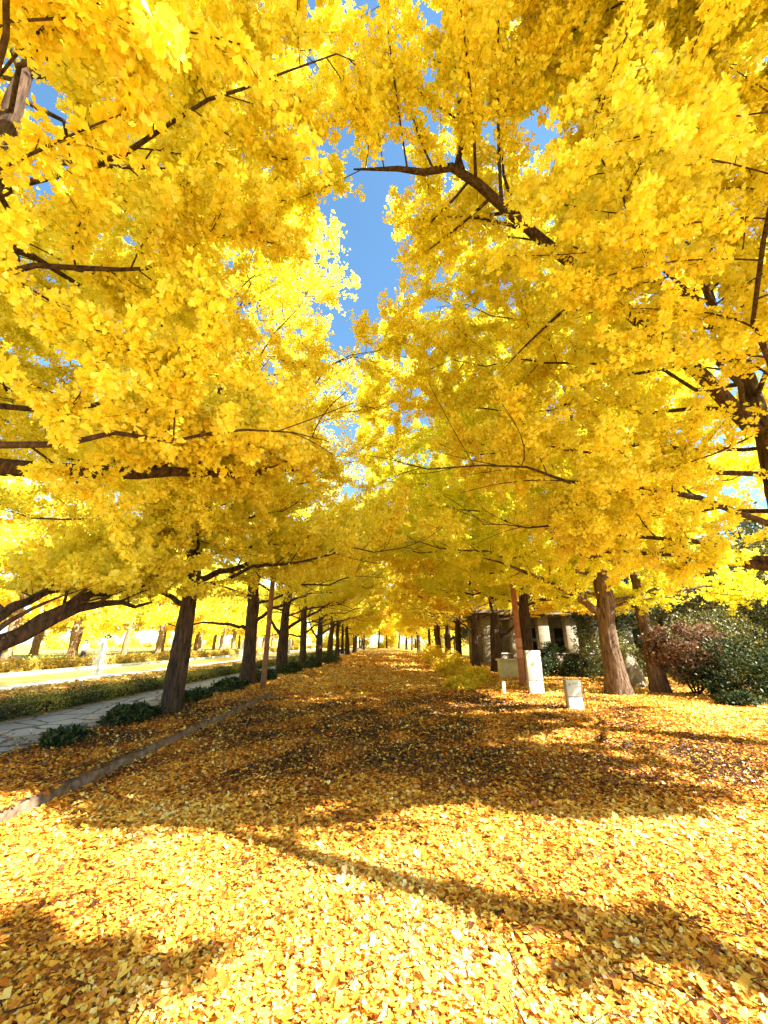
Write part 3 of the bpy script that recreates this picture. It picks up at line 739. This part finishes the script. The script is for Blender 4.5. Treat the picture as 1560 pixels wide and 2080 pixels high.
g = Geo(); rt = np.random.default_rng(12)
for i in range(420):
    y = .8 + 12 * rt.uniform() ** 1.3; x = rt.uniform(-1, 1) * (1.2 + y)
    if -3.6 < x < -3.2 or x < -4.8: continue
    a = rt.uniform(0, 6.28); l = rt.uniform(.08, .38); z = float(gz(np.array([x]))[0]) + .028
    p = np.array([x, y, z]); d = np.array([math.cos(a), math.sin(a), 0]); sd_ = np.array([-d[1], d[0], 0])
    g.tube([p, p + d * l * .4 + sd_ * rt.normal(0, .02), p + d * l * .75 + sd_ * rt.normal(0, .03) + [0, 0, .008], p + d * l + [0, 0, .004]], [.0035, .003, .0025, .0012], 5)
o = link_mesh('fallen_twigs', g.mesh('fallen_twigs', M['bark'], True)); tag(o, 'thin brown twigs lying among the fallen leaves', 'twigs', kind='stuff')

# ------------------------------------------------------------------ hedges
def hedge(name, seed, x0, x1, y0, y1, h, n, ls, mat, core, label, z0=.12):
    rng = np.random.default_rng(seed)
    g = Geo(); ny = 120; 
    g.box(x0 + .08, x1 - .08, y0 + .1, y1 - .1, z0 - .05, z0 + h - .07)
    root = empty(name, ((x0 + x1) / 2, y0, z0))
    off = np.array([(x0 + x1) / 2, y0, z0])
    me = g.mesh(name + '_core', M[core]); me.transform(Matrix.Translation(-Vector(off))); link_mesh('twigs', me, root)
    W = x1 - x0; face = rng.uniform(0, 2 * h + W, n)
    u = y0 + (y1 - y0) * rng.uniform(0, 1, n) ** 1.7
    bump = .05 * np.sin(u * 3.1) + .04 * np.sin(u * 7.7 + face * 5)
    x = np.where(face < h, x1 + bump * .6, np.where(face < h + W, x1 - (face - h), x0)); z = np.where(face < h, face, np.where(face < h + W, h + bump, face - h - W))
    P = np.column_stack([x, u, z + z0]) + rng.normal(0, .035, (n, 3)) - off
    nr = np.column_stack([np.where(face < h, 1.0, np.where(face < h + W, 0, -1.0)), np.zeros(n), np.where((face > h) & (face < h + W), 1.0, .2)])
    Y = nr * .8 + unit(n, rng); Z = nr + unit(n, rng) * .7
    tint = np.clip(.5 + .3 * np.sin(u * 1.7 + 2 * np.sin(u * .6)) + rng.normal(0, .22, n), 0, 1)
    fac = 1 + 1.2 * (u - y0) / (y1 - y0)
    link_mesh('foliage', leaf_mesh(name + '_leaves', P, Y, Z, ls * fac * rng.uniform(.6, 1.2, n), M[mat], rng, 'oval', tint), root)
    tag(root, label, 'hedge'); return root
hedge('clipped_hedge', 201, -7.60, -7.04, 2, 75, .25, 70000, .045, 'hedge', 'hedgecore', 'long low clipped green hedge along the far side of the flagstone path')
hedge('golden_hedge', 202, -19.15, -18.5, 4, 120, .45, 42000, .10, 'ghedge', 'ghedgecore', 'long low golden hedge along the far edge of the canal')
rng2 = np.random.default_rng(9)
for i, (y0, y1) in enumerate([(12, 27), (30, 36), (39, 50), (54, 70)]):
    n = 7000
    P = np.column_stack([rng2.uniform(-1.1, 1.1, n), rng2.uniform(0, y1 - y0, n), np.abs(rng2.normal(0, .16, n))])
    root = link_mesh('ground_cover', leaf_mesh('bank_ground_cover', P, unit(n, rng2) + np.array([0, 0, .6]), unit(n, rng2) + np.array([0, 0, .8]), rng2.uniform(.10, .2, n), M['hedge'], rng2, 'oval'), loc=(-25.6, y0, .12))
    tag(root, 'low green plants round the tree feet on the far bank of the canal', 'ground cover', kind='stuff')

# ------------------------------------------------------------------ fountains
def fountain(seed, loc, label, h=1.62):
    rng = np.random.default_rng(seed); root = empty('fountain', loc)
    g = Geo(); g.tube([(0, 0, -.2), (0, 0, .02), (0, 0, .10)], [.05, .05, .03], 12); link_mesh('nozzle', g.mesh('nozzle', M['metal'], True), root)
    n = 11000
    t = rng.uniform(0, 1, n)                                  # rising core and falling curtain
    rise = rng.uniform(0, 1, n) < .4
    z = np.where(rise, t * h, h * (1 - t ** 1.6))
    rad = np.where(rise, .02 + .05 * t, .03 + .30 * t) * np.abs(rng.normal(0, .75, n))
    a = rng.uniform(0, 2 * math.pi, n)
    P = np.column_stack([rad * np.cos(a) - .10 * (t * ~rise), rad * np.sin(a), z])
    P = P + 0
    Y = np.column_stack([rng.normal(0, .12, n), rng.normal(0, .12, n), np.ones(n)])
    me = leaf_mesh('water_jet', P, Y, unit(n, rng), rng.uniform(.02, .055, n), M['spray'], rng, 'oval')
    link_mesh('water_jet', me, root)
    m = 500; a = rng.uniform(0, 2 * math.pi, m); r = rng.uniform(.1, .5, m)
    tag(root, label, 'fountain', 'fountains along the canal')
fountain(1, (-12.95, 18.9, -.12), 'nearest white fountain jet, left of the nearest whole trunk')
fountain(2, (-12.95, 37.6, -.12), 'white fountain jet showing beside the second left trunk', 1.7)
fountain(3, (-12.95, 56.2, -.12), 'farthest white fountain jet, between the third and fourth left trunks', 1.9)

# ------------------------------------------------------------------ signs, poles, plinth
def ring(g, cx, cz, r, w, y, n=20, a0=0, a1=2 * math.pi, sx=1.0, mi=0):
    t = np.linspace(a0, a1, n + 1)
    for k in range(n):
        v = []
        for (tt, rr) in ((t[k], r - w), (t[k + 1], r - w), (t[k + 1], r + w), (t[k], r + w)):
            v.append((cx + rr * math.cos(tt) * sx, y, cz + rr * math.sin(tt)))
        v2 = [(a, y + .003, b) for a, _, b in v]
        g.add(v + v2, [(0, 1, 2, 3), (0, 4, 5, 1), (2, 6, 7, 3)], mi)
def sign(loc, w, h, label, big=True, rz=0.0):
    root = empty('sign_pillar', loc, rz)
    d = .16; hb = h * .30 if big else h * .42
    g = Geo(); g.bbox(-w / 2, w / 2, 0, d, -.05, hb, .008); link_mesh('base_block', g.mesh('base', M['sign']), root)
    g = Geo(); g.box(-w / 2 + .02, w / 2 - .02, .015, d - .015, hb, hb + .022); link_mesh('joint', g.mesh('joint', M['signedge']), root)
    g = Geo(); g.bbox(-w / 2, w / 2, .0, d, hb + .022, h, .008); pb = link_mesh('panel', g.mesh('panel', M['sign']), root)
    g = Geo(); g.box(-w / 2 - .022, -w / 2 - .001, .012, d - .01, -.04, h - .01); g.box(w / 2 + .001, w / 2 + .022, .012, d - .01, -.04, h - .01)
    link_mesh('side_rail', g.mesh('rail', M['signedge']), root)
    g = Geo(); y = -.004
    zt = h - .17 * (1 if big else .6); s = w / .42
    ring(g, -.12 * s, zt, .028 * s, .008 * s, y, sx=.75)
    for k in range(3): ring(g, (-.02 + k * .06) * s, zt + .012 * k * s, .022 * s, .008 * s, y, 10, .3, 2.8)
    if big:
        ring(g, -.04, zt - .22, .055, .010, y); ring(g, -.04, zt - .22, .024, .008, y)
        for k in range(2): ring(g, .10, zt - .08 - .05 * k, .038, .008, y, 12, .2, 3.4)
        for (a, b, c_, e) in ((.05, .155, -.27, -.262), (.05, .155, -.165, -.157), (.05, .058, -.27, -.157), (.147, .155, -.27, -.157)):
            g.box(a, b, y, y + .003, zt + c_, zt + e)
        g.box(.095, .112, y, y + .003, zt - .245, zt - .185, 1)
        for k in range(3): g.box(.02 + .03 * k, .04 + .03 * k, y, y + .003, zt - .335, zt - .328)
    link_mesh('printing', g.mesh('print', [M['ink'], M['redink']]), pb)
    tag(root, label, 'sign')
    return root
sign((4.70, 13.0, 0), .43, 1.27, 'tall white sign pillar with faint olive drawings in front of a ginkgo trunk', True, R(-4))
sign((4.52, 10.05, 0), .33, .66, 'short white sign pillar nearer the middle of the leaf lawn', False, R(-4))
g = Geo(); g.bbox(-.05, .05, 0, .06, -.05, .34, .006); root = empty('marker_post', (3.72, 13.1, 0)); link_mesh('post', g.mesh('post', M['sign']), root)
g = Geo(); g.box(-.055, .055, -.006, .066, .342, .36); link_mesh('cap', g.mesh('cap', M['signedge']), root)
tag(root, 'tiny white marker post left of the tall white sign', 'post')
def pole(loc, H, r, mat, label, bands=False):
    root = empty('pole', loc); g = Geo()
    g.tube([(0, 0, -.1), (0, 0, .25), (0, 0, H)], [r * 1.08, r, r * .82], 20); link_mesh('shaft', g.mesh('shaft', M[mat], True), root)
    g = Geo(); g.tube([(0, 0, -.02), (0, 0, .05), (0, 0, .06)], [r * 1.5, r * 1.5, r * 1.05], 20); link_mesh('base_ring', g.mesh('base_ring', M[mat], False), root)
    g = Geo(); g.tube([(0, 0, H), (0, 0, H + .05), (0, 0, H + .09)], [r * .95, r * .9, r * .2], 20); link_mesh('cap', g.mesh('cap', M[mat], False), root)
    if bands:
        for z in (.95, 1.35):
            g = Geo(); g.tube([(0, 0, z), (0, 0, z + .02), (0, 0, z + .30), (0, 0, z + .32)], [r * .99, r * 1.03, r * 1.02, r * .97], 20); link_mesh('band', g.mesh('band', M['band'], True), root)
    tag(root, label, 'pole'); return root
pole((-3.78, 13.2, .1), 5.2, .085, 'pole', 'thin brown pole standing between the left trunks at the verge')
pole((5.25, 15.9, 0), 5.4, .12, 'polered', 'rust red pole with pale bands left of the tall white sign', True)
root = empty('stone_plinth', (5.75, 18.7, 0))
g = Geo(); g.bbox(-.5, .75, 0, .5, -.05, .72, .01); link_mesh('block', g.mesh('block', M['cream']), root)
g = Geo(); g.bbox(-.56, .81, -.05, .56, .722, .80, .012); link_mesh('cap_slab', g.mesh('cap_slab', M['cream']), root)
g = Geo(); g.bbox(-.38, .63, -.022, -.002, .12, .62, .008); link_mesh('front_panel', g.mesh('front_panel', M['cream']), root)
tag(root, 'cream stone plinth behind the rust red pole', 'plinth')

# ------------------------------------------------------------------ stone pavilion
def brick_mat():
    m, nt, out = new_mat('pale_block_stone'); L = nt.links
    tc = N(nt, 'ShaderNodeTexCoord'); mp = N(nt, 'ShaderNodeMapping'); mp.inputs['Rotation'].default_value = (R(90), 0, 0); L.new(tc.outputs['Object'], mp.inputs[0])
    br = N(nt, 'ShaderNodeTexBrick'); br.inputs['Scale'].default_value = 2.2; br.inputs['Color1'].default_value = (.34, .28, .18, 1); br.inputs['Color2'].default_value = (.25, .20, .13, 1); br.inputs['Mortar'].default_value = (.16, .13, .09, 1)
    br.inputs['Mortar Size'].default_value = .02
    L.new(mp.outputs[0], br.inputs['Vector'])
    bs = N(nt, 'ShaderNodeBsdfPrincipled'); bs.inputs['Roughness'].default_value = .85; L.new(br.outputs[0], bs.inputs['Base Color'])
    bu = N(nt, 'ShaderNodeBump'); bu.inputs['Strength'].default_value = .4; L.new(br.outputs['Fac'], bu.inputs['Height']); bu.invert = True; L.new(bu.outputs[0], bs.inputs['Normal'])
    L.new(bs.outputs[0], out.inputs[0]); return m
M['block'] = brick_mat()
root = empty('stone_pavilion', (7.0, 28.5, 0))
for i in range(8):
    g = Geo(); x = i * 1.95; g.bbox(x, x + .75, 0, .6, -.1, 3.4, .01); link_mesh('pier', g.mesh('pier', M['block']), root)
    if i < 7:
        g = Geo(); g.box(x + .752, x + 1.948, .15, .40, -.1, .75); link_mesh('parapet', g.mesh('parapet', M['block']), root)
        g = Geo(); g.box(x + .752, x + 1.948, .10, .45, .752, .83); link_mesh('sill', g.mesh('sill', M['coping']), root)
g = Geo(); g.box(-.3, 14.7, 3.6, 3.8, -.1, 3.39); link_mesh('back_wall', g.mesh('back_wall', M['stone']), root)
for i in range(5):
    g = Geo(); x = .7 + i * 2.9; g.box(x, x + 1.5, 3.57, 3.597, .9, 2.6); link_mesh('window', g.mesh('window', M['darkint']), root)
g = Geo(); g.bbox(-.6, 15.0, -.4, 4.2, 3.402, 3.75, .03); link_mesh('roof', g.mesh('roof', M['stone']), root)
tag(root, 'low pale stone pavilion with a row of square piers behind the dark shrubs', 'building')

root = empty('boulder', (9.0, 15.3, 0))
rngb = np.random.default_rng(5); nu, nv = 24, 12; V_ = []
for a_ in range(nv + 1):
    for b_ in range(nu):
        th, ph = a_ / nv * math.pi * .55, b_ / nu * 2 * math.pi
        rr_ = 1 + .06 * math.sin(3 * ph + 2 * th) + .05 * math.sin(5 * th + ph)
        V_.append((.48 * rr_ * math.sin(th) * math.cos(ph), .42 * rr_ * math.sin(th) * math.sin(ph), 1.05 * rr_ * math.cos(th)))
Q_ = [(a_ * nu + b_, (a_ + 1) * nu + b_, (a_ + 1) * nu + (b_ + 1) % nu, a_ * nu + (b_ + 1) % nu) for a_ in range(nv) for b_ in range(nu)]
link_mesh('stone', np_mesh('boulder', V_, Q_, M['stone'], smooth=True), root)
tag(root, 'rounded tan boulder standing between the two reddish trunks', 'boulder')

# ------------------------------------------------------------------ people
def skin_body(name, verts, edges, radii, mat, parent, sub=1):
    me = bpy.data.meshes.new(name); me.from_pydata(verts, edges, []); me.materials.append(mat)
    o = link_mesh(name, me, parent)
    sk = o.modifiers.new('skin', 'SKIN'); sk.use_smooth_shade = True
    for v, r in zip(me.skin_vertices[0].data, radii): v.radius = (r[0], r[1]) if isinstance(r, tuple) else (r, r)
    me.skin_vertices[0].data[0].use_root = True
    sb = o.modifiers.new('sub', 'SUBSURF'); sb.levels = sub; sb.render_levels = sub
    return o
def person(loc, rz, h, top, bottom, label, stride=.12):
    k = h / 1.7
    root = empty('person', loc, rz)
    V = [(0, 0, .95), (0, 0, 1.15), (0, .01, 1.38), (0, 0, 1.47), (0, -.02, 1.60), (0, -.01, 1.69),
         (.09, 0, .90), (.10, -stride * .5, .50), (.10, -stride, .08), (.10, -stride - .14, .03),
         (-.09, 0, .90), (-.10, stride * .4, .50), (-.10, stride, .08), (-.10, stride - .14, .03),
         (.17, 0, 1.40), (.24, .03, 1.14), (.22, -.12, .93), (.215, -.18, .86),
         (-.17, 0, 1.40), (-.25, .02, 1.14), (-.25, -.06, .90), (-.25, -.09, .82)]
    E = [(0, 1), (1, 2), (2, 3), (3, 4), (4, 5), (0, 6), (6, 7), (7, 8), (8, 9), (0, 10), (10, 11), (11, 12), (12, 13), (2, 14), (14, 15), (15, 16), (16, 17), (2, 18), (18, 19), (19, 20), (20, 21)]
    Rr = [(.13, .10), (.12, .09), (.14, .09), .05, .085, .06, .085, .055, .038, .03, .085, .055, .038, .03, .055, .042, .03, .025, .055, .042, .03, .025]
    V = [tuple(c * k for c in v) for v in V]; Rr = [tuple(c * k for c in r) if isinstance(r, tuple) else r * k for r in Rr]
    skin_body('body', V, E, Rr, M['skin'], root)
    iv = [0, 1, 2, 14, 15, 18, 19]; mp = {a: i for i, a in enumerate(iv)}
    grow = lambda r, e: tuple(c + e for c in r) if isinstance(r, tuple) else r + e
    skin_body('shirt', [V[i] for i in iv], [(mp[a], mp[b]) for a, b in E if a in mp and b in mp], [grow(Rr[i], .025 * k) for i in iv], M[top], root)
    iv = [0, 6, 7, 10, 11] if bottom == 'short' else [0, 6, 7, 8, 10, 11, 12]; mp = {a: i for i, a in enumerate(iv)}
    skin_body('trousers', [V[i] for i in iv], [(mp[a], mp[b]) for a, b in E if a in mp and b in mp], [grow(Rr[i], .02 * k) for i in iv], M['navy'], root)
    skin_body('hair', [(0, .02 * k, 1.62 * k), (0, .01 * k, 1.70 * k), (0, .05 * k, 1.52 * k)], [(0, 1), (0, 2)], [.098 * k, .07 * k, .06 * k], M['hair'], root)
    for s in (-1, 1):
        g = Geo(); g.tube([(s * .03 * k, -.098 * k, 1.61 * k), (s * .03 * k, -.108 * k, 1.61 * k)], [.011 * k, .006 * k], 8); link_mesh('eye', g.mesh('eye', M['hair'], True), root)
    g = Geo(); g.tube([(0, -.09 * k, 1.60 * k), (0, -.122 * k, 1.575 * k), (0, -.10 * k, 1.57 * k)], [.008 * k, .014 * k, .008 * k], 8); link_mesh('nose', g.mesh('nose', M['skin'], True), root)
    tag(root, label, 'person'); return root
person((-20.6, 28.2, .125), R(25), 1.55, 'white', 'long', 'person in a white top and dark trousers walking on the promenade beyond the canal')
root = empty('shoulder_bag', (-20.36, 28.05, .98), R(25))
g = Geo(); g.bbox(-.06, .06, -.13, .13, -.1, .12, .03); link_mesh('pouch', g.mesh('pouch', M['bag']), root)
g = Geo(); t = np.linspace(0, math.pi, 9); g.tube(np.column_stack([-.06 + .0 * t, np.cos(t) * .1, .11 + np.sin(t) * .38]), np.full(9, .012), 6); link_mesh('strap', g.mesh('strap', M['bag'], True), root)
tag(root, 'brown shoulder bag carried by the person in the white top', 'bag')
person((-28.2, 30.2, .12), R(200), 1.68, 'navy', 'long', 'person in dark clothes walking under the trees beyond the canal at the far left')

# ------------------------------------------------------------------ light, sky, camera
w = bpy.data.worlds.new('World'); scene.world = w; w.use_nodes = True
nt = w.node_tree
for n_ in list(nt.nodes): nt.nodes.remove(n_)
sky = nt.nodes.new('ShaderNodeTexSky'); sky.sky_type = 'NISHITA'; sky.sun_disc = False
sky.sun_elevation = R(SUN_EL); sky.sun_rotation = math.atan2(SX, SY); sky.air_density = 1.0; sky.dust_density = .6; sky.ozone_density = 1.0
bg = nt.nodes.new('ShaderNodeBackground'); bg.inputs[1].default_value = .075
ow = nt.nodes.new('ShaderNodeOutputWorld'); tn = nt.nodes.new('ShaderNodeMix'); tn.data_type = 'RGBA'; tn.blend_type = 'MULTIPLY'; tn.inputs['Factor'].default_value = 1; tn.inputs[7].default_value = (.72, 1.0, 1.06, 1)
nt.links.new(sky.outputs[0], tn.inputs[6]); nt.links.new(tn.outputs[2], bg.inputs[0]); nt.links.new(bg.outputs[0], ow.inputs[0])
sd = bpy.data.lights.new('sun', 'SUN'); sd.energy = 5.0; sd.angle = R(.5); sd.color = (1.0, .955, .86)
so = bpy.data.objects.new('sun', sd); COL.objects.link(so)
d = Vector((-SX * math.cos(R(SUN_EL)), -SY * math.cos(R(SUN_EL)), -math.sin(R(SUN_EL))))
so.rotation_euler = d.to_track_quat('-Z', 'Y').to_euler(); so.location = (10, -5, 20)

cam = bpy.data.cameras.new('camera'); co = bpy.data.objects.new('camera', cam); COL.objects.link(co)
cam.sensor_fit = 'VERTICAL'; cam.sensor_height = 24; cam.lens = 785 / 2080 * 24
cam.clip_start = .05; cam.clip_end = 2000
co.location = (0, 0, 1.5); co.rotation_euler = (R(90 + 18.7), 0, 0)
scene.camera = co
vs = scene.view_settings; vs.view_transform = 'Standard'; vs.look = 'None'; vs.gamma = 1; vs.use_curve_mapping = False; vs.exposure = 2.3
c = scene.cycles; c.max_bounces = 7; c.diffuse_bounces = 5; c.glossy_bounces = 2; c.transmission_bounces = 4; c.transparent_max_bounces = 4
c.use_denoising = True

for o_ in COL.objects:
    l_ = o_.get('label')
    if l_ and len(l_.replace('-', ' ').split()) > 16: print('LONG LABEL', o_.name, l_)
